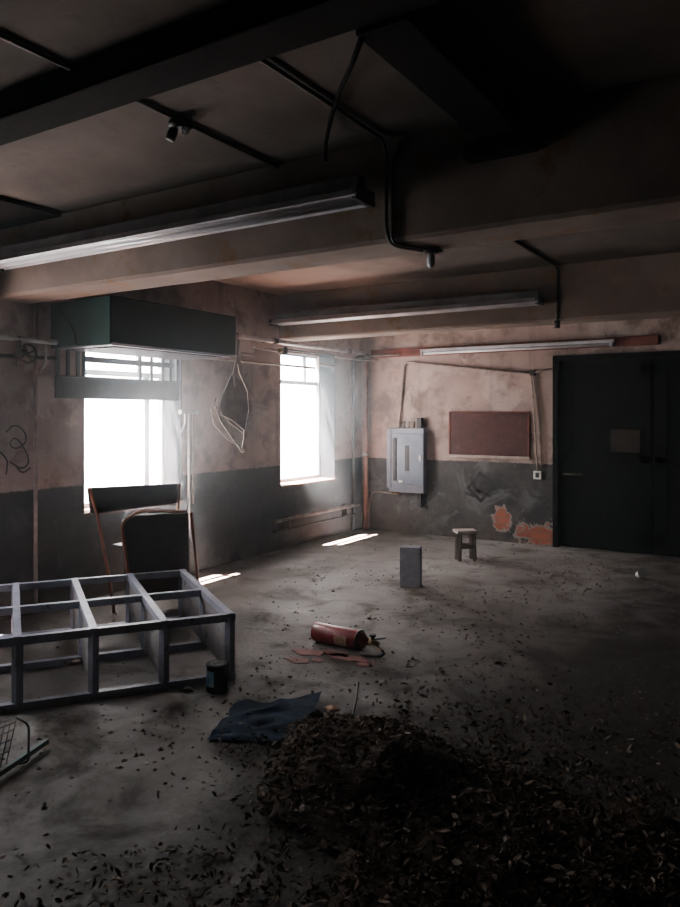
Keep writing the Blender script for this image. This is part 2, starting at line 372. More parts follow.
# door (soot black, recessed in the far wall)
dr = bpy.data.objects.new('door_1', None); COL.objects.link(dr); dr['kind'] = 'structure'; dr.location = ((DX0 + DX1) / 2, YB, 0); ROOT[dr.name] = Vector(dr.location)
fr = MB(); fr.box(DX0, DX0 + .06, YB - .03, YB + .14, 0, DZ); fr.box(DX1 - .06, DX1, YB - .03, YB + .14, 0, DZ); fr.box(DX0, DX1, YB - .03, YB + .14, DZ - .06, DZ)
fr.build('door_frame', 'door', dr)
for x0, x1 in ((DX0 + .06, 3.79), (3.80, DX1 - .06)):
    l = MB(); l.box(x0, x1, YB + .05, YB + .10, 0.01, DZ - .06)
    for zz in (0.12, 1.02, DZ - .24): l.box(x0 + .02, x1 - .02, YB + .035, YB + .05, zz, zz + .12)
    l.box(x0 + .02, x0 + .14, YB + .035, YB + .05, .12, DZ - .12); l.box(x1 - .14, x1 - .02, YB + .035, YB + .05, .12, DZ - .12)
    lf = l.build('door_leaf', 'door', dr)
    if x0 < 3:
        MB().box(3.34, 3.66, YB + .015, YB + .05, 1.16, 1.42).build('door_light', 'doorbrown', lf)
        h = MB(); h.tube([(2.80, YB + .0, .88), (3.02, YB + .0, .88)], .012); h.box(2.81, 2.83, YB, YB + .05, .87, .89); h.box(2.99, 3.01, YB, YB + .05, .87, .89)
        h.build('door_handle', 'olive', lf)

# spray-paint marks on the walls
def strokes(name, lines, r, parent, flat):
    m = MB()
    for ln in lines:
        pts = [Vector(p) for p in ln]
        for _ in range(3 if parent is wl else 0):
            q_ = [pts[0]]
            for p, q in zip(pts, pts[1:]): q_ += [p * .75 + q * .25, p * .25 + q * .75]
            pts = q_ + [pts[-1]]
        for p, q in zip(pts, pts[1:]):
            d = (q - p).normalized(); n = Vector(flat); sd = d.cross(n).normalized() * r
            p2, q2 = p - d * r * .6, q + d * r * .6
            m.poly([p2 - sd, p2 + sd, q2 + sd, q2 - sd], 0.003, nrm=Vector(flat))
    return m.build(name, 'ink', parent)
yw = YB - 0.004
def bw(px, py): return onY(px, py, yw)
strokes('graffiti', [[bw(480, 473), bw(493, 487), bw(481, 501), bw(468, 488), bw(480, 473)], [bw(470, 478), bw(476, 490), bw(490, 496)], [bw(484, 480), bw(478, 492), bw(484, 490)], [bw(466, 493), bw(474, 496)]], .019, wb, (0, -1, 0))
def ww(px, py): return onX(px, py, 0.004)
strokes('graffiti', [[ww(6, 432), ww(14, 424), ww(24, 430), ww(27, 442), ww(16, 450), ww(8, 444), ww(15, 436), ww(24, 448), ww(30, 462), ww(22, 470), ww(10, 462)], [ww(0, 452), ww(8, 460), ww(6, 474)], [ww(16, 466), ww(22, 474), ww(30, 468)]], .006, wl, (1, 0, 0))

# ================================================================= CEILING SERVICES
def lamp(name, label, x0, x1, y, z, group=None, wall=False):
    """twin-tube batten running along x; tubes face down and toward the viewer side (-y)"""
    r = thing(name, label, 'lamp', ((x0 + x1) / 2, y, z), 'fluorescent lamps on the concrete beams')
    b = MB(); b.box(x0 + .02, x1 - .02, y - .035, y + .035, z + .045, z + .115, .006)
    if not wall:
        b.box(x0 + .3, x0 + .34, y - .01, Y_back(y), z + .115, z + .13); b.box(x1 - .34, x1 - .3, y - .01, Y_back(y), z + .115, z + .13)
    b.build('lamp_body', 'lamp_body', r)
    rf = MB()
    P = [(y - .105, z - .005), (y - .045, z + .046), (y + .045, z + .046), (y + .105, z - .005), (y + .10, z - .012), (y + .045, z + .038), (y - .045, z + .038), (y - .10, z - .012)]
    A = [rf.bm.verts.new((x0, *p)) for p in P]; B = [rf.bm.verts.new((x1, *p)) for p in P]
    for i in range(8): rf.bm.faces.new((A[i], A[(i + 1) % 8], B[(i + 1) % 8], B[i]))
    rf.bm.faces.new(A); rf.bm.faces.new(B[::-1])
    rf.build('reflector', 'reflector', r)
    for dy in (-.045, .045):
        MB().lathe((x0 + .03, y + dy, z + .005), (1, 0, 0), [(0, .006), (.004, .019), (x1 - x0 - .064, .019), (x1 - x0 - .06, .006)], 12).build('tube', 'tube', r)
    for x in (x0, x1 - .03):
        MB().box(x, x + .03, y - .095, y + .095, z - .025, z + .05, .004).build('lamp_holder', 'lamp_body', r)
    return r
def Y_back(y): return Y1a if y < 4 else Y2a
lamp('fluorescent_lamp', 'long twin-tube fluorescent lamp on the nearest concrete beam, upper left', .22, 3.38, 3.13, 2.67)
lamp('fluorescent_lamp', 'fluorescent lamp on the farther concrete beam, between green unit and door', .04, 3.16, 6.75, 2.64)

# plank + slim batten on the back wall
MB().box(.16, 3.86, YB - .03, YB - .001, 2.375, 2.485, .004).build('wall_plank', 'redwood', origin=(2, YB, 2.42))
tag(bpy.data.objects['wall_plank'], 'red-brown plank screwed along top of back wall behind slim lamp', 'plank')
r = thing('strip_lamp', 'slim white single-tube strip lamp over red-brown plank on back wall', 'lamp', (2.2, YB - .06, 2.42))
MB().box(.94, 3.40, YB - .085, YB - .03, 2.42, 2.458, .004).build('lamp_body', 'reflector', r)
MB().lathe((.98, YB - .065, 2.40), (1, 0, 0), [(0, .005), (.004, .016), (2.376, .016), (2.38, .005)], 12).build('tube', 'tube', r)
for x in (.95, 3.35): MB().box(x, x + .03, YB - .09, YB - .03, 2.375, 2.422, .003).build('lamp_holder', 'reflector', r)

# conduit with the old socket, along the ceiling
MB().tube([(2.72, -1.5, ZC - .012), (2.72, Y1a, ZC - .012)], .011).build('ceiling_conduit', 'pipe_dark', origin=(2.72, 1, ZC - .012))
tag(bpy.data.objects['ceiling_conduit'], 'thin dark conduit straight along the ceiling, carrying the broken light socket', 'conduit')
r = thing('light_socket', 'broken bare light socket hanging from the ceiling conduit', 'light fitting', (2.72, 2.52, ZC - .03))
MB().lathe((2.72, 2.52, ZC - .02), (0, 0, -1), [(0, .055), (.02, .06), (.035, .04)], 16).build('ceiling_rose', 'black', r)
MB().lathe((2.70, 2.50, ZC - .05), (-.3, -.2, -1), [(0, .018), (.03, .024), (.06, .022), (.062, .012)], 12).build('socket', 'lamp_body', r)
MB().blob((2.76, 2.51, ZC - .07), .018, 2, (1, 1, 1.2)).build('broken_bulb', 'tube', r)

# conduit that drops down the face of the beam to a box with glass
m = MB(); xk = 3.42
m.tube(route([(xk, gb, ZC - .014), (xk, Y1a - .014, ZC - .014), (xk + .0, Y1a - .014, ZBm - .014), (3.52, 3.50, ZBm - .014)], .09), .010)
m.tube(route([(3.50, Y1a - .012, ZC - .03), (3.455, Y1a - .012, ZC - .14), (3.45, Y1a - .012, ZBm - .012), (3.60, 3.55, ZBm - .016)], .05), .008)
o = m.build('beam_conduit', 'pipe_dark', origin=(xk, Y1a, ZBm)); tag(o, 'bent conduit running down the beam face beside the long lamp', 'conduit')
r = thing('pendant_fitting', 'small lamp holder with clear glass under the nearest beam', 'light fitting', (3.55, 3.52, ZBm))
MB().lathe((3.55, 3.52, ZBm), (0, 0, -1), [(0, .05), (.015, .05), (.03, .035)], 16).build('cap', 'black', r)
MB().lathe((3.55, 3.52, ZBm - .03), (0, 0, -1), [(0, .016), (.03, .022), (.06, .02), (.075, .006)], 14).build('glass', 'tube', r)
# loose cable from the girder to the lamp
pts = [onY(362, 37, 2.12), onY(352, 64, 2.35), onY(340, 90, 2.62), onY(331, 118, 2.85), onY(326, 142, 3.02), onY(325, 160, 3.10)]
MB().tube(pts, .010).build('loose_cable', 'steel', origin=pts[-1]); tag(bpy.data.objects['loose_cable'], 'loose black cable drooping from steel girder to the long lamp', 'cable')
# conduit beyond the far beam (right) and down its face
m = MB(); m.tube(route([onY(512, 240, 5.4) * 1, (3.05, Y2a - .02, ZC - .02), (3.22, Y2a - .02, ZC - .02), (3.22, Y2a - .02, ZBm - .02)], .06), .014)
m.bm.free(); m = MB()
xq = 3.27
m.tube(route([(xq, 4.6, ZC - .014), (xq, Y2a - .014, ZC - .014), (xq, Y2a - .014, ZBm - .03)], .08), .014)
m.tube([(xq, Y2a - .014, ZBm + .0), (xq, Y2a - .014, ZBm - .07)], .028)
o = m.build('drop_conduit', 'pipe_dark', origin=(xq, Y2a, ZBm)); tag(o, 'dark conduit dropping down the farther beam, right of its lamp', 'conduit')

# ================================================================= WINDOW WALL
# green heater casing
UX, UY0, UY1, UZ0, UZ1 = .72, 3.80, 5.28, 2.137, 2.515
r = thing('unit_heater', 'dark green box heater casing hung above the left window', 'heater', (UX / 2, (UY0 + UY1) / 2, UZ0))
MB().box(.0, UX, UY0 + .012, UY1, UZ0 + .01, UZ1, .008).build('casing', 'green', r)
MB().box(.0, UX - .005, UY0, UY0 + .012, UZ0, UZ1 - .005, .003).build('end_panel', 'green_end', r, label='lighter green end panel')
u = MB(); u.box(.02, UX - .02, UY0 + .03, UY1 - .03, UZ0 - .002, UZ0 + .008)
for k in range(9): u.box(.08 + k * .065, .11 + k * .065, UY0 + .1, UY1 - .1, UZ0 - .012, UZ0 - .002)
u.build('outlet_grille', 'panelgrey', r)
bd = MB(); bd.box(.02, .04, 3.82, 5.22, 1.73, 1.92, .003); bd.box(.02, .07, 3.82, 5.22, 1.905, 1.92, .002)
bd.build('lower_band', 'greysheet', r)
for yy in (3.83, 3.93, 4.03, 4.09, 4.72, 4.86, 5.0, 5.1, 5.19):
    MB().box(.02, .035, yy, yy + .03, 1.92, UZ0).build('hanger_strap', 'greysheet', r)
MB().bar((.022, 4.12, 2.07), (.022, 5.15, 2.07), .02, .05).build('cross_bar', 'greysheet', r)
MB().tube([onY(59, 310, UY0 - .008), onY(68, 320, UY0 - .008), onY(75, 334, UY0 - .008), onY(76, 345, UY0 - .008)], .006).build('casing_cable', 'black', r)

# pipes along the top of the window wall
o = MB().tube([(.16, 3.70, 2.50), (.16, Y2a, 2.43), (.16, YB - .25, 2.40)], .022).build('heating_pipe', 'pipe_bright', origin=(.16, 6, 2.43))
bpy.data.objects.remove(o)
pipes = thing('heating_pipe', 'thick pale heating pipe along the window wall under the far beam', 'pipe', (.17, 6.8, 2.42))
MB().tube([(.17, UY1, 2.425), (.17, YB - .20, 2.425)], .026, 14).build('pipe', 'pipe_bright', pipes)
for yy in (5.9, 6.6, 8.2): MB().tube([(.17, yy - .035, 2.425), (.17, yy + .035, 2.425)], .036, 12).build('coupling', 'pipe_dark', pipes)
MB().box(.0, .17, 6.58, 6.62, 2.41, 2.44).build('bracket', 'pipe_dark', pipes)
p2 = thing('valve_pipe', 'thinner pipework with valve crossing the top of the right window', 'pipe', (.1, 7, 2.28))
m = MB(); m.tube(route([(.10, UY1, 2.25), (.10, 6.3, 2.25), (.10, 6.3, 2.33), (.10, 7.6, 2.33), (.10, 7.6, 2.22), (.10, 7.9, 2.22)], .03), .017)
m.tube([(.10, UY1, 2.17), (.10, 7.5, 2.17)], .013); m.build('pipe', 'pipe', p2)
MB().tube([(.10, 6.05, 2.15), (.10, 6.05, 2.40)], .02).build('riser', 'pipe_bright', p2)
m = MB(); m.lathe((.10, 6.75, 2.33), (1, 0, 0), [(0, .03), (.06, .03), (.062, .012), (.10, .012)], 12); m.build('valve', 'brass', p2)
m = MB(); m.lathe((.20, 6.75, 2.33), (1, 0, 0), [(0, .045), (.01, .045)], 12); m.build('handwheel', 'black', p2)
p3 = thing('corner_pipe', 'branch pipe curving from right window over to the corner risers', 'pipe', (.1, 8.3, 2.3))
MB().tube(route([(.12, 7.95, 2.34), (.12, YB - .12, 2.34), (.30, YB - .06, 2.34)], .08), .016).build('pipe', 'pipe', p3)
# valves at upper left, before the green unit
p4 = thing('valve_manifold', 'old pipes and valve handwheel at far left beside green unit', 'pipe', (.1, 3.5, 2.2))
MB().tube([(.10, 2.7, 2.18), (.10, UY0 - .02, 2.18)], .022).build('pipe', 'pipe_bright', p4)
MB().tube([(.09, 2.7, 2.03), (.09, UY0 - .02, 2.05)], .015).build('lower_pipe', 'pipe_dark', p4)
m = MB(); m.tube([(.10, 3.44, 2.20), (.10, 3.44, 1.97)], .02); m.lathe((.10, 3.44, 2.06), (1, 0, 0), [(0, .045), (.05, .045), (.06, .015), (.11, .014)], 12)
m.build('valve_body', 'pipe_dark', p4)
m = MB(); c = Vector((.22, 3.44, 2.06)); n = 20
m.tube([c + Vector((0, math.cos(2 * math.pi * k / n), math.sin(2 * math.pi * k / n))) * .07 for k in range(n + 1)], .009, 8, False)
for k in range(4): m.tube([c, c + Vector((0, math.cos(k * math.pi / 2 + .5), math.sin(k * math.pi / 2 + .5))) * .07], .006, 6)
m.build('handwheel', 'black', p4)
MB().tube(route([(.10, 3.68, 2.21), (.10, 3.68, 2.0), (.13, 3.60, 1.93)], .03), .012).build('bent_stub', 'pipe_bright', p4)

MB().tube([(.03, 3.64, 0.02), (.03, 3.64, ZBm)], .016).build('wall_riser', 'pipe', origin=(.03, 3.64, 0))
tag(bpy.data.objects['wall_riser'], 'thin vertical pipe on window wall left of the green unit', 'pipe')
# conduit right of the left window
r = thing('window_conduit', 'pale conduit with small tee running down right side of the left window', 'pipe', (.04, 5.38, .3))
MB().tube([(.04, 5.36, .36), (.04, 5.36, 1.62)], .012).build('pipe', 'pipe_bright', r)
MB().tube([(.04, 5.42, .70), (.04, 5.42, 1.62)], .009).build('second_pipe', 'pipe', r)
MB().box(.01, .06, 5.24, 5.48, 1.60, 1.64, .004).build('tee', 'pipe_bright', r)
MB().tube(route([(.05, 5.30, 1.62), (.05, 5.30, 1.5), (.05, 5.24, 1.42)], .03), .010).build('stub', 'pipe_bright', r)

# low radiator pipes below the right window
r = thing('skirting_pipe', 'pair of low rusty pipes along the window wall below right window', 'pipe', (.08, 7.6, .3))
MB().tube([(.08, 6.7, .36), (.08, 8.6, .36)], .022).build('pipe', 'pipe', r)
MB().tube([(.08, 6.7, .24), (.08, 8.5, .24)], .014).build('lower_pipe', 'pipe_dark', r)
for yy in (7.0, 8.3): MB().box(0, .08, yy, yy + .03, .22, .39).build('bracket', 'pipe_dark', r)

# corner risers
r = thing('corner_riser', 'pair of tall reddish pipes standing in the far corner', 'pipe', (.1, YB - .08, 0))
MB().tube([(.11, YB - .08, 0), (.11, YB - .08, 2.44)], .036, 14).build('pipe', 'pipe_red', r)
MB().tube(route([(.02, YB - .28, 0.0), (.02 + .02, YB - .28, 2.36), (.05, YB - .1, 2.40)], .05), .020, 12).build('thin_pipe', 'pipe_dark', r)
MB().tube([(.11, YB - .08, 1.02), (.11, YB - .08, 1.08)], .044, 14).build('coupling', 'pipe_bright', r)
MB().tube([(.11, YB - .08, 2.36), (.11, YB - .08, 2.42)], .042, 14).build('top_coupling', 'pipe_dark', r)
MB().tube([(.11, YB - .06, 2.40), (.62, YB - .05, 2.405)], .014).build('branch', 'pipe', r)

# torn duct lining hanging from the end of the unit
r = thing('torn_duct_lining', 'torn pale duct lining dangling from the right end of green unit', 'debris', tuple(onX(237, 358, .66)))
XX = .66
def T(px, py, dx=0): return onX(px, py, XX + dx)
MB().poly([T(233, 372), T(246, 392), T(249, 412), T(245, 434), T(231, 424), T(219, 410), T(222, 396)], .006).build('lining_sheet', 'insuldark', r)
MB().ribbon([T(238, 357), T(242, 372, .01), T(250, 390, .01), T(252, 408, .015), T(248, 428, .01), T(243, 448, 0)], [.04, .08, .08, .10, .08, .04], .006, (0, .95, .3)).build('torn_strip', 'insul', r)
MB().ribbon([T(238, 357, .02), T(234, 374, .02), T(235, 386, .02)], [.05, .03, .02], .005, (0, 1, .1)).build('torn_strip', 'insul', r)
MB().ribbon([T(215, 404, .03), T(222, 420, .03), T(233, 436, .02), T(243, 452, .01)], [.03, .05, .05, .03], .005, (0, .9, .45)).build('torn_strip', 'insul', r)
MB().tube([T(216, 398, .04), T(211, 410, .05), T(214, 424, .05), T(226, 438, .04), T(240, 446, .02)], .006, 6).build('wire', 'insul', r)
MB().tube([T(218, 402, .03), T(220, 414, .04), T(232, 420, .04), T(244, 430, .02), T(244, 438, .01)], .007, 6).build('wire', 'insul', r)
MB().blob(T(243, 450), .022, 1).build('end_clump', 'insul', r)

# old desk below the left window
r = thing('old_desk', 'dark old desk with rusty tube legs under the left window', 'desk', (.6, 4.3, 0))
def slab(p, q, r_, s_, th, ax): return MB().poly([p, q, r_, s_], th, ax)
MB().poly([(.45, 3.83, .81), (.45, 4.78, .80), (.45, 4.78, .975), (.45, 3.80, 1.02)], .022, (1, 0, 0)).build('back_board', 'darkwood', r)
MB().poly([(.75, 3.93, .12), (.75, 4.60, .12), (.75, 4.60, .755), (.75, 3.98, .80), (.75, 3.90, .76), (.75, 3.88, .68)], .02, (1, 0, 0)).build('front_panel', 'darkwood', r)
MB().poly([(.60, 3.92, .55), (.75, 3.92, .55), (.75, 4.60, .55), (.60, 4.60, .55)], .02, (0, 0, 1)).build('desk_shelf', 'darkwood', r)
MB().poly([(.46, 4.60, .05), (.75, 4.60, .05), (.75, 4.60, .74), (.46, 4.60, .74)], .02, (0, 1, 0)).build('side_panel', 'darkwood', r)
MB().tube([(.48, 3.80, 1.02), (.50, 3.86, .80), (.52, 3.95, .35), (.53, 4.00, .0)], .014).build('leg', 'bronze', r)
MB().tube(route([(.78, 4.55, .77), (.78, 4.05, .835), (.78, 3.86, .77), (.78, 3.90, .50), (.80, 3.98, .0)], .07), .013).build('leg', 'bronze', r)
MB().tube([(.48, 4.78, .97), (.49, 4.74, .5), (.50, 4.70, 0)], .014).build('leg', 'bronze', r)
MB().tube([(.78, 4.62, .755), (.79, 4.66, .4), (.80, 4.70, 0)], .013).build('leg', 'bronze', r)
MB().tube([(.50, 3.98, .12), (.79, 3.98, .12)], .010).build('stretcher', 'bronze', r)

# ================================================================= BACK WALL
r = thing('breaker_panel', 'grey electrical breaker panel with open inner strips on back wall', 'electrical panel', (.69, YB, .56))
MB().box(0.486, 1.006, YB - .11, YB - .002, .55, 1.41, .006).build('enclosure', 'panelgrey', r)
MB().box(0.458, 0.523, YB - .12, YB - .002, .60, 1.39, .004).build('side_flange', 'panelgrey', r)
d = MB().box(0.634, 1.016, YB - .135, YB - .112, .66, 1.34, .006).build('panel_door', 'panelblue', r, label='blue-grey panel door')
MB().box(0.955, 0.983, YB - .15, YB - .135, .98, 1.06, .003).build('latch', 'pipe_bright', d)
MB().box(0.560, 0.602, YB - .125, YB - .108, .70, 1.28, .002).build('breaker_strip', 'black', r)
MB().box(0.746, 0.806, YB - .14, YB - .130, .84, 1.18, .002).build('breaker_strip', 'black', r)
MB().box(0.653, 0.709, YB - .14, YB - .13, .685, .715).build('tag_plate', 'white', r)
for x in (.62, .69, .76, .83): MB().tube([(x, YB - .05, 1.40), (x, YB - .05, 1.50)], .018).build('conduit_hub', 'pipe', r)
MB().box(0.895, 0.960, YB - .09, YB - .01, 1.41, 1.55, .004).build('junction_box', 'black', r)
MB().box(0.895, 0.951, YB - .08, YB - .01, .36, .55, .004).build('lower_box', 'black', r)

r = thing('wall_conduit', 'painted conduit rising from breaker panel and along wall to outlet', 'conduit', (.62, YB - .03, 1.5))
c0 = bw(404, 420); c1 = bw(405, 362); c2 = bw(533, 373); c3 = bw(552, 369)
y3 = YB - .03
def W(v): return Vector((v.x, y3, v.z))
MB().tube(route([(.60, y3, 1.47), (.62, y3, 1.62), W(c1), W(c2)], .09), .014).build('pipe', 'pipe', r)
MB().tube([W(c2), W(c3)], .012).build('branch', 'pipe', r)
MB().box(c2.x - .03, c2.x + .03, YB - .05, YB, c2.z - .035, c2.z + .035, .004).build('junction_box', 'pipe_dark', r)
MB().tube([W(bw(532, 375)), W(bw(535, 420)), W(bw(538, 470))], .010).build('drop_cable', 'trimcream', r)
MB().tube([W(bw(534, 375)), W(bw(540, 425)), W(bw(542, 466))], .008).build('drop_cable', 'pipe', r)
r = thing('wall_outlet', 'small white outlet box at the end of cables beside black door', 'outlet', tuple(bw(538, 475)))
q = bw(538, 475)
MB().box(q.x - .05, q.x + .05, YB - .035, YB, q.z - .05, q.z + .05, .005).build('box', 'white', r)
MB().box(q.x - .022, q.x + .022, YB - .039, YB - .034, q.z - .03, q.z + .03, .002).build('socket_face', 'black', r)

r = thing('lower_conduit', 'bent conduit from panel bottom down to the floor near the corner', 'conduit', (.3, y3, 0))
MB().tube(route([(.62, y3, .52), (.18, y3, .53), (.13, y3, .30), (.13, y3, 0)], .08), .014).build('pipe', 'pipe', r)
MB().tube([(.50, y3, .525), (.60, y3, .52)], .022).build('coupling', 'brass', r)

b0, b1 = 1.35, 2.37
r = thing('notice_board', 'oxblood red notice board with chipped cream edge on back wall', 'board', (1.86, YB, 1.07))
MB().box(b0, b1, YB - .02, YB, 1.075, 1.61, .003).build('board', 'redboard', r)
fr = MB(); fr.box(b0 - .03, b1 + .03, YB - .028, YB, 1.04, 1.075, .003); fr.build('lower_ledge', 'trimcream', r)
fr = MB(); fr.box(b0 - .025, b0, YB - .026, YB, 1.075, 1.63, .003); fr.box(b1, b1 + .025, YB - .026, YB, 1.075, 1.63, .003); fr.box(b0, b1, YB - .026, YB, 1.61, 1.63, .003)
fr.build('board_frame', 'redwood', r)

# ================================================================= FLOOR OBJECTS
# lattice shelf lying on its back
A = Vector((2.31, 3.355, 0)); U = Vector((-.57, -.82, 0)).normalized(); V = Vector((-.833, .552, 0)).normalized()
HS, DP, BAY, NB = .40, 1.38, .39, 5
r = thing('shelf_unit', 'grey lattice shelf unit lying flat on the floor at left', 'shelf', tuple(A))
def P3(a, b, z): return A + U * a + V * b + Vector((0, 0, z))
L = BAY * NB
for bz, nm in ((.022, 'bottom_rail'), (HS - .022, 'top_rail')):
    for bb in (0.02, DP / 2, DP - .02):
        wdt = .045
        MB().bar(P3(-.03, bb, bz), P3(L + .03, bb, bz), wdt, .044).build(nm, 'shelf', r)
for k in range(NB + 1):
    a = k * BAY
    bd = MB(); bd.bar(P3(a, .05, HS / 2), P3(a, DP - .05, HS / 2), .018, HS - .09); bd.build('divider_board', 'shelfpanel', r)
    MB().bar(P3(a, 0.0, HS - .018), P3(a, DP, HS - .018), .042, .042).build('cross_rail', 'shelf', r)
    for bb in (.02, DP - .02):
        MB().bar(P3(a, bb, 0.0), P3(a, bb, HS - .02), .042, .042, (0, 1, 0)).build('post', 'shelf', r)
    MB().bar(P3(a, DP / 2, 0.0), P3(a, DP / 2, HS - .02), .036, .036, (0, 1, 0)).build('post', 'shelf', r)

# paint can beside it
pc = onZ(217, 690); r = thing('paint_can', 'small black paint can with blue label beside the shelf corner', 'can', tuple(pc))
MB().lathe(pc, (0, 0, 1), [(0, .058), (.004, .062), (.012, .060), (.145, .060), (.150, .064), (.155, .064), (.157, .055)], 32).build('body', 'black', r)
MB().lathe(pc + Vector((0, 0, .152)), (0, 0, 1), [(0, .052), (.004, .052), (.005, .04)], 32).build('lid', 'pipe_bright', r)
lb = MB(); rings = []
for k in range(13):
    an = R(-150) + R(85) * k / 12
    rings.append([lb.bm.verts.new(pc + Vector((math.cos(an) * .0615, math.sin(an) * .0615, z))) for z in (.035, .125)])
for p, q in zip(rings, rings[1:]): lb.bm.faces.new((p[0], q[0], q[1], p[1])).smooth = True
lb.build('label_patch', 'canblue', r)
hd = MB(); hd.tube([pc + Vector((.063 * math.cos(t) * 1.05, .02 + .063 * math.sin(t) * .2, .13 - .06 * math.sin(t))) for t in [math.pi * i / 10 for i in range(11)]], .003, 6).build('handle', 'pipe_bright', r)

# cinder block on end
bp = onZ(410, 588); r = thing('cinder_block', 'grey concrete block standing on end in the middle of the floor', 'block', tuple(bp))
m = MB(); dx = Vector((CT, ST, 0)); dx = Matrix.Rotation(R(-12), 3, 'Z') @ dx; dy = Vector((-dx.y, dx.x, 0)); H = .37
o_ = bp - dx * .095
def prism(m, outline, z0, z1):
    m.poly([o_ + dx * a + dy * b + Vector((0, 0, z0)) for a, b in outline], z1 - z0, (0, 0, 1))
# block on end: the two cores run sideways; outer shells + webs
m.obox(o_, dx * .19, dy * .03, Vector((0, 0, H))); m.obox(o_ + dy * .11, dx * .19, dy * .03, Vector((0, 0, H)))
for z in (0, H / 2 - .018, H - .036): m.obox(o_ + dy * .03 + Vector((0, 0, z)), dx * .19, dy * .08, Vector((0, 0, .036)))
bmesh.ops.bevel(m.bm, geom=m.bm.edges[:], offset=.004, segments=1, affect='EDGES')
m.build('block_body', 'block', r)

# little stool
sp = onZ(465.5, 560); r = thing('step_stool', 'tiny old wooden step stool standing near the back wall', 'stool', tuple(sp))
dx = Matrix.Rotation(R(8), 3, 'Z') @ Vector((CT, ST, 0)); dy = Vector((-dx.y, dx.x, 0))
def Q(a, b, z): return sp + dx * a + dy * b + Vector((0, 0, z))
m = MB(); m.obox(Q(-.115, -.09, .30), dx * .23, dy * .19, Vector((0, 0, .03))); m.build('seat', 'woodpale', r)
for a in (-.085, .085):
    for b in (-.06, .06): MB().bar(Q(a, b, 0), Q(a * .9, b, .30), .03, .03, (0, 1, 0)).build('leg', 'wood', r)
MB().bar(Q(-.08, -.06, .155), Q(.08, -.06, .155), .025, .04).build('stretcher', 'wood', r)
MB().bar(Q(-.08, .06, .155), Q(.08, .06, .155), .025, .04).build('stretcher', 'wood', r)

# fire extinguisher lying down
e0 = Vector((2.30, 4.27, .066)); ax = Vector((.995, -.02, 0)).normalized()
r = thing('fire_extinguisher', 'red fire extinguisher lying on its side on the floor', 'fire extinguisher', (2.52, 4.27, 0))
MB().lathe(e0, ax, [(0, .05), (.006, .060), (.012, .065), (.36, .065), (.385, .060), (.41, .045), (.43, .024), (.45, .022)], 32).build('cylinder', 'extred', r)
lb = MB(); rings = []
for k in range(11):
    an = R(-75) + R(95) * k / 10
    n_ = Vector((0, math.cos(R(180)) * math.cos(an), math.sin(an)))
    rings.append([lb.bm.verts.new(e0 + ax * t + n_ * .0662) for t in (.20, .30)])
for p, q in zip(rings, rings[1:]): lb.bm.faces.new((p[0], q[0], q[1], p[1])).smooth = True
lb.build('paper_label', 'paper', r, label='faded tan label')
MB().lathe(e0 + ax * .365, ax, [(0, .0665), (.018, .0665)], 32).build('neck_band', 'black', r)
MB().lathe(e0 + ax * .45, ax, [(0, .026), (.04, .026), (.045, .016), (.07, .014)], 16).build('valve', 'brass', r)
MB().bar(e0 + ax * .47 + Vector((0, 0, .02)), e0 + ax * .58 + Vector((0, -.03, .055)), .022, .008).build('lever', 'black', r)
MB().bar(e0 + ax * .47 + Vector((0, -.01, -.01)), e0 + ax * .57 + Vector((0, -.05, -.02)), .022, .008).build('carry_handle', 'paper', r)
MB().lathe(e0 + ax * .475 + Vector((0, 0, .02)), (0, 0, 1), [(0, .012), (.02, .012), (.022, .022), (.036, .022)], 14).build('gauge', 'pipe_dark', r)
hs = [e0 + ax * .50 + Vector((0, -.02, -.01)), e0 + ax * .60 + Vector((0, -.05, -.03)), e0 + ax * .58 + Vector((0, -.09, -.052)), e0 + ax * .44 + Vector((0, -.10, -.055))]
MB().tube(route(hs, .04), .009).build('hose', 'black', r)
# pink sun reflection in front of it, laid as thin coloured patches
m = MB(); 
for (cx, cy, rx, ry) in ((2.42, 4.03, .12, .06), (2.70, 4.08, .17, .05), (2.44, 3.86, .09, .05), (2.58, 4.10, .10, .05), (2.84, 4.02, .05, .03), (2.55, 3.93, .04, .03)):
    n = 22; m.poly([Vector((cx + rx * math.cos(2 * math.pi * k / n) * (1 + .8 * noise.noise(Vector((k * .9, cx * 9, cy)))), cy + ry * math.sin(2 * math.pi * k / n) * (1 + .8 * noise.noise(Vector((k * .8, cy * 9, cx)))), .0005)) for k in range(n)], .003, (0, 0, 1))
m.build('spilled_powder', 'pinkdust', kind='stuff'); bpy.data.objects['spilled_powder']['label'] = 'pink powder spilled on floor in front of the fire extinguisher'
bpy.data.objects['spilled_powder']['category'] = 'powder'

# wire rack and teal stick at lower left
a = onZ(-40, 800, .03); b = onZ(47, 741, .03)
MB().bar(a, b, .022, .022).build('teal_stick', 'teal', origin=(a + b) / 2 - Vector((0, 0, .0))); tag(bpy.data.objects['teal_stick'], 'weathered teal stick lying on floor in the bottom left corner', 'stick')
r = thing('wire_rack', 'bent rusty wire rack lying at the left edge of the floor', 'rack', tuple(onZ(-10, 745)))
g0 = onZ(6, 766, .0); gu = (onZ(-80, 806) - onZ(6, 766)); gw = Vector((-.07, .10, .17))
gu = gu.normalized() * .5
m = MB()
for k in range(18):
    t_ = k / 17
    m.tube([g0 + gu * t_ + Vector((0, 0, .006)), g0 + gu * t_ + gw * .5 + Vector((.01, 0, .03)), g0 + gu * t_ + gw], .0025, 6)
m.build('wire', 'wood', r)
m = MB()
for k in (0, .2, .4, .6, .8, 1):
    bend = Vector((.01, 0, .03)) * (4 * k * (1 - k))
    m.tube([g0 + gw * k + bend + Vector((0, 0, .006)), g0 + gu + gw * k + bend + Vector((0, 0, .006))], .003, 6)
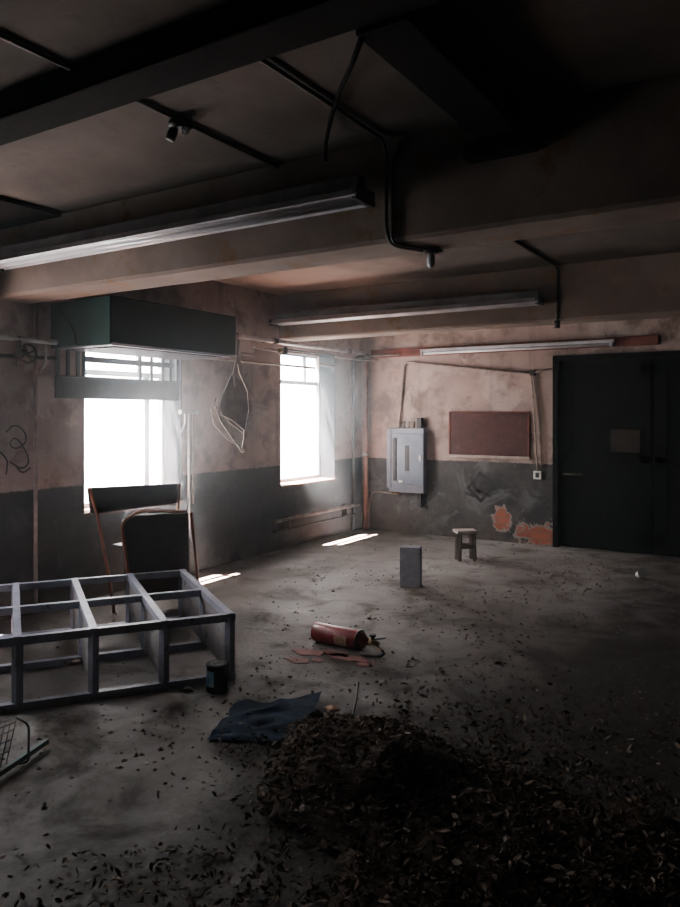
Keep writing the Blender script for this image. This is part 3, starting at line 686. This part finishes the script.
m.tube(route([g0 + gw, g0 + gw + Vector((.05, .03, -.03)), g0 + Vector((.08, .06, .01)), g0 + Vector((0, 0, .01))], .03), .006, 6)
m.build('frame', 'panelgrey', r)

# leaf litter: a raked heap that thins out to the right
pk = onZ(372, 735)
def heap(x, y):
    d1 = math.hypot((x - 3.50) / .50, (y - 2.82) / .42) - .25 * noise.noise(Vector((x * 3, y * 3, 4)))
    d2 = math.hypot((x - 4.4) / 1.1, (y - 2.5) / .8) - .4 * noise.noise(Vector((x * 2.2, y * 2.2, 9)))
    lump = 1 + .5 * noise.noise(Vector((x * 5, y * 5, 2)))
    return max(0, .17 * (1 - d1 ** 1.4)) * lump + max(0, .08 * (1 - d2 * d2)) * lump
def density(x, y):
    # 0..1
    d = 0
    d = min(1, heap(x, y) / .05)
    e = x - (2.95 + max(0, 2.7 - y) * .85) + .35 * noise.noise(Vector((x * 2, y * 2, 3)))
    t = min(1, max(0, e / .7))
    far = max(0, 1 - max(0, y - 2.9 + .5 * noise.noise(Vector((x * 1.5, y * 1.5, 0)))) / 1.9)
    return max(d, t * far * (.55 + .5 * noise.noise(Vector((x * 1.3, y * 1.3, 8)))))
hm = MB(); G = 40; vs = {}
for i in range(G + 1):
    for k in range(G + 1):
        x = 2.6 + 2.2 * i / G; y = 1.3 + 2.3 * k / G
        h = heap(x, y); vs[i, k] = (Vector((x, y, h - .004 + .02 * noise.noise(Vector((x * 9, y * 9, 0))) * (h > 0))), h)
vv = {}
for i in range(G):
    for k in range(G):
        cs = [(i, k), (i + 1, k), (i + 1, k + 1), (i, k + 1)]
        if min(vs[c][1] for c in cs) <= .02: continue
        hm.bm.faces.new([vv.setdefault(c, None) or vv.__setitem__(c, hm.bm.verts.new(vs[c][0])) or vv[c] for c in cs])
def leaf(m, c, s, rnd):
    yaw = rnd.uniform(0, 6.28); ti = rnd.gauss(0, .45); tj = rnd.gauss(0, .45); cu = rnd.uniform(-.1, .5)
    Rm = Matrix.Rotation(yaw, 3, 'Z') @ Matrix.Rotation(ti, 3, 'X') @ Matrix.Rotation(tj, 3, 'Y')
    P = [(-1, 0, 0), (-.35, .42, cu * .5), (.35, .36, cu * .6), (1, 0, .15), (.35, -.36, cu * .6), (-.35, -.42, cu * .5)]
    v = [m.bm.verts.new(c + Rm @ (Vector(p) * s)) for p in P]
    mid1 = m.bm.verts.new(c + Rm @ Vector((0, 0, 0)))
    for p, q in zip(v, v[1:] + v[:1]): m.bm.faces.new((mid1, p, q))
rl = random.Random(3); cnt = 0
while cnt < 24000:
    x = rl.uniform(2.3, 7.0); y = rl.uniform(.9, 5.0)
    if rl.random() > density(x, y) ** 1.5: continue
    h = heap(x, y); s = rl.uniform(.006, .013) if rl.random() < .6 else rl.uniform(.012, .025)
    leaf(hm, Vector((x, y, h + rl.uniform(.006, .022) + (.02 if h > 0 and rl.random() < .3 else 0))), s, rl); cnt += 1
for k in range(420):   # stray leaves
    x = rl.uniform(2.2, 6.0); y = rl.uniform(1.2, 8.3)
    if (2.1 < x < 3.1 and 3.9 < y < 4.5) or math.hypot(x - bp.x, y - bp.y) < .2 or x < 2.4 and y < 3.6: continue
    leaf(hm, Vector((x, y, .012)), rl.uniform(.007, .018), rl)
for k in range(500):
    q = onZ(rl.gauss(270, 35), rl.uniform(740, 920)); leaf(hm, Vector((q.x, q.y, .012)), rl.uniform(.006, .018), rl)
for k in range(350):
    q = onZ(rl.gauss(150, 70), rl.uniform(850, 930)); leaf(hm, Vector((q.x, q.y, .012)), rl.uniform(.007, .018), rl)
for k in range(220):
    q = onZ(rl.uniform(215, 330), rl.gauss(745, 14)); leaf(hm, Vector((q.x, q.y, .014)), rl.uniform(.007, .018), rl)
lo = hm.build('leaf_litter', 'leaf', kind='stuff'); lo['label'] = 'heap of dark dead leaves swept over the near floor'; lo['category'] = 'leaves'

# crumbs and flakes of plaster on the floor
def crumbs(name, mat, n, area, lab):
    m = MB(); rc = random.Random(n)
    for k in range(n):
        x, y = area(rc)
        while noise.noise(Vector((x * 1.4, y * 1.4, n))) + .35 * noise.noise(Vector((x * 5, y * 5, n))) < rc.uniform(-.15, .3): x, y = area(rc)
        s = abs(rc.gauss(0, .006)) + .003; yaw = rc.uniform(0, 3.14)
        pts = [Vector((x + s * rc.uniform(.6, 1.2) * math.cos(yaw + a_), y + s * rc.uniform(.6, 1.2) * math.sin(yaw + a_), 0)) for a_ in (0, 1.3, 2.6, 3.8, 5.1)]
        top = Vector((x, y, s * rc.uniform(.4, .9)))
        vs_ = [m.bm.verts.new(p) for p in pts]; tv = m.bm.verts.new(top)
        for a_, b_ in zip(vs_, vs_[1:] + vs_[:1]): m.bm.faces.new((a_, b_, tv))
    o = m.build(name, mat, kind='stuff'); o['label'] = lab; o['category'] = 'rubble'
crumbs('plaster_crumbs', 'rubble', 1500, lambda q: (q.uniform(.3, 5.5), q.uniform(1.4, 8.6)), 'pale plaster crumbs scattered over the concrete floor')
crumbs('dirt_crumbs', 'crumb_dark', 2600, lambda q: ((lambda t: (max(.3, q.gauss(3.3, 1.3)), q.uniform(1.4, 8.7)))(0)), 'dark crumbs of dirt scattered over the concrete floor')

# slate blue tarp under the leaf heap
m = MB(); G = 26; gr = {}
c00, c10, c11, c01 = onZ(206, 742), onZ(302, 745), onZ(322, 700), onZ(236, 704)
for i in range(G + 1):
    for k in range(G + 1):
        s_, t_ = i / G, k / G
        p = (c00 * (1 - s_) + c10 * s_) * (1 - t_) + (c01 * (1 - s_) + c11 * s_) * t_
        e = min(s_, 1 - s_, t_, 1 - t_)
        p = p + Vector((.03 * noise.noise(Vector((s_ * 4, t_ * 4, 1))), .03 * noise.noise(Vector((s_ * 4, t_ * 4, 5))), 0))
        p.z = .006 + max(0, .016 * (noise.noise(Vector((s_ * 5, t_ * 7, 2))) + .3)) + (.05 * max(0, s_ - .6) * 2 * t_)
        gr[i, k] = m.bm.verts.new(p)
for i in range(G):
    for k in range(G): m.bm.faces.new((gr[i, k], gr[i + 1, k], gr[i + 1, k + 1], gr[i, k + 1])).smooth = True
o = m.build('tarp', 'tarp', origin=(c00 + c11) / 2); tag(o, 'crumpled slate blue plastic sheet at the left edge of leaf heap', 'plastic sheet')

# small countable litter
def stick(name, p, q, rr, mat, lab, cat):
    o = MB().tube([p, (p + q) / 2 + Vector((.004, .004, .004)), q], rr, 7).build(name, mat, origin=p); tag(o, lab, cat); return o
p = onZ(355, 712, .16) ; p = Vector((3.30, 2.98, .12)); s0 = onY(353, 716, 3.04)
stick('white_stick', s0, onY(358, 682, 3.10), .006, 'white', 'thin white stick poking up from the top of leaf heap', 'stick')
def scrap(name, px, py, s, mat, lab, z=0.006):
    c = onZ(px, py, z); m = MB(); m.blob(c + Vector((0, 0, s * .3)), s, 1, (1, .8, .45), .5)
    o = m.build(name, mat, origin=c); tag(o, lab, 'litter', {'crumpled_paper': 'paper scraps on the floor', 'plaster_lump': 'fallen plaster lumps', 'stone': 'dark stones on the floor'}[name]); return o
scrap('crumpled_paper', 333, 711, .035, 'paper', 'tan crumpled paper on top of the leaf heap beside white stick', .12)
scrap('crumpled_paper', 289, 775, .024, 'white', 'small white paper scrap on left slope of the leaf heap', .05)
scrap('crumpled_paper', 305, 812, .030, 'rubble', 'pale grey wad low on the leaf heap toward the viewer', .08)
scrap('crumpled_paper', 147, 764, .010, 'white', 'tiny white scrap alone on bare floor in front of shelf', .0)
scrap('crumpled_paper', 311, 611, .022, 'white', 'small white scrap behind the fire extinguisher on the floor', .0)
scrap('plaster_lump', 187, 691, .035, 'rubble', 'pale plaster lump just left of the black paint can', .0)
scrap('plaster_lump', 74, 664, .045, 'rubble', 'plaster lump inside the left bays of the shelf unit', .0)
scrap('plaster_lump', 487, 538, .045, 'white', 'whitish plaster lump at foot of back wall behind stool', .0)
scrap('stone', 497, 663, .030, 'crumb_dark', 'small dark stone right of the fire extinguisher on open floor', .0)
scrap('stone', 369, 619, .022, 'black', 'black nub just behind the extinguisher valve', .0)
# bright crushed cup by the door
cp = onZ(638, 578); r = thing('plastic_cup', 'crushed white plastic cup on dark floor in front of the door', 'cup', tuple(cp))
MB().lathe(cp + Vector((0, 0, .03)), (.5, -.6, .35), [(0, .022), (.002, .030), (.07, .040), (.075, .042)], 16).build('body', 'white', r)

# ================================================================= LIGHT
W_ = bpy.data.worlds.new('overcast_day'); S.world = W_; W_.use_nodes = True
bg = W_.node_tree.nodes['Background']; bg.inputs[0].default_value = (1.0, 0.94, 0.90, 1); bg.inputs[1].default_value = 21.0
for i, (a, b) in enumerate(WIN):
    ld = bpy.data.lights.new('window_portal', 'AREA'); ld.shape = 'RECTANGLE'; ld.size = ZH - ZS; ld.size_y = b - a; ld.cycles.is_portal = True
    lo_ = bpy.data.objects.new('window_portal', ld); COL.objects.link(lo_)
    lo_.location = (-0.30, (a + b) / 2, (ZS + ZH) / 2); lo_.rotation_euler = (0, R(-90), 0)
sd = bpy.data.lights.new('sun', 'SUN'); sd.energy = 1100; sd.angle = R(0.6); sd.color = (1.0, 0.80, 0.72)
so = bpy.data.objects.new('sun', sd); COL.objects.link(so)
so.rotation_euler = Vector((.315, .26, -1)).to_track_quat('-Z', 'Y').to_euler()
so.location = (-3, 4, 8)

# dust haze filling the whole building, thickened by the windows to imitate bloom
hz = MB(); hz.box(-0.9, XR + .6, YF - .6, YB + .8, -.5, ZC + .5)
m, t, b = nt('dust_haze'); t.nodes.remove(b)
vs_ = N(t, 'ShaderNodeVolumeScatter', Anisotropy=0.2); vs_.inputs['Color'].default_value = (0.84, 0.95, 1, 1)
geo = N(t, 'ShaderNodeNewGeometry').outputs['Position']; dens = 0.006     # density raised just inside the windows to give their bloom
for a, b2 in WIN:
    mm = N(t, 'ShaderNodeMapping', vector_type='TEXTURE'); mm.inputs['Location'].default_value = (0.1, (a + b2) / 2, 1.8); mm.inputs['Scale'].default_value = (0.9, 1.0 if a < 6 else 0.75, 0.85)
    t.links.new(geo, mm.inputs[0]); ln = N(t, 'ShaderNodeVectorMath', operation='LENGTH'); t.links.new(mm.outputs[0], ln.inputs[0])
    g_ = math_(t, 'MULTIPLY', math_(t, 'EXPONENT', math_(t, 'MULTIPLY', math_(t, 'POWER', ln.outputs['Value'], 1.5), -1.5)), 0.38 if 3 < a < 6 else 0.26 if a > 6 else 0.03)
    dens = math_(t, 'ADD', dens, g_)
t.links.new(dens, vs_.inputs['Density'])
t.links.new(vs_.outputs[0], t.nodes['Material Output'].inputs['Volume']); M['haze'] = m
HAZE = True
if HAZE:
    ho = hz.build('dust_haze', 'haze', kind='stuff'); ho['label'] = 'thin dusty haze glowing around the two windows'; ho['category'] = 'haze'

# ================================================================= CAMERA
cd = bpy.data.cameras.new('camera'); cam = bpy.data.objects.new('camera', cd); COL.objects.link(cam); S.camera = cam
cam.location = (CX, 0, CZ); cam.rotation_euler = (R(90), 0, TH)
cd.sensor_fit = 'VERTICAL'; cd.sensor_height = 24.0; cd.lens = F * 24.0 / 907.0
cd.shift_y = -(453.5 - HY) / 907.0
cd.clip_start = .02; cd.clip_end = 200
S.view_settings.view_transform = 'AgX'; S.view_settings.look = 'AgX - Medium High Contrast'; S.view_settings.exposure = -0.12
S.cycles.use_denoising = True
S.cycles.max_bounces = 10; S.cycles.diffuse_bounces = 6; S.cycles.volume_bounces = 1
S.cycles.transparent_max_bounces = 12; S.cycles.sample_clamp_indirect = 20.0
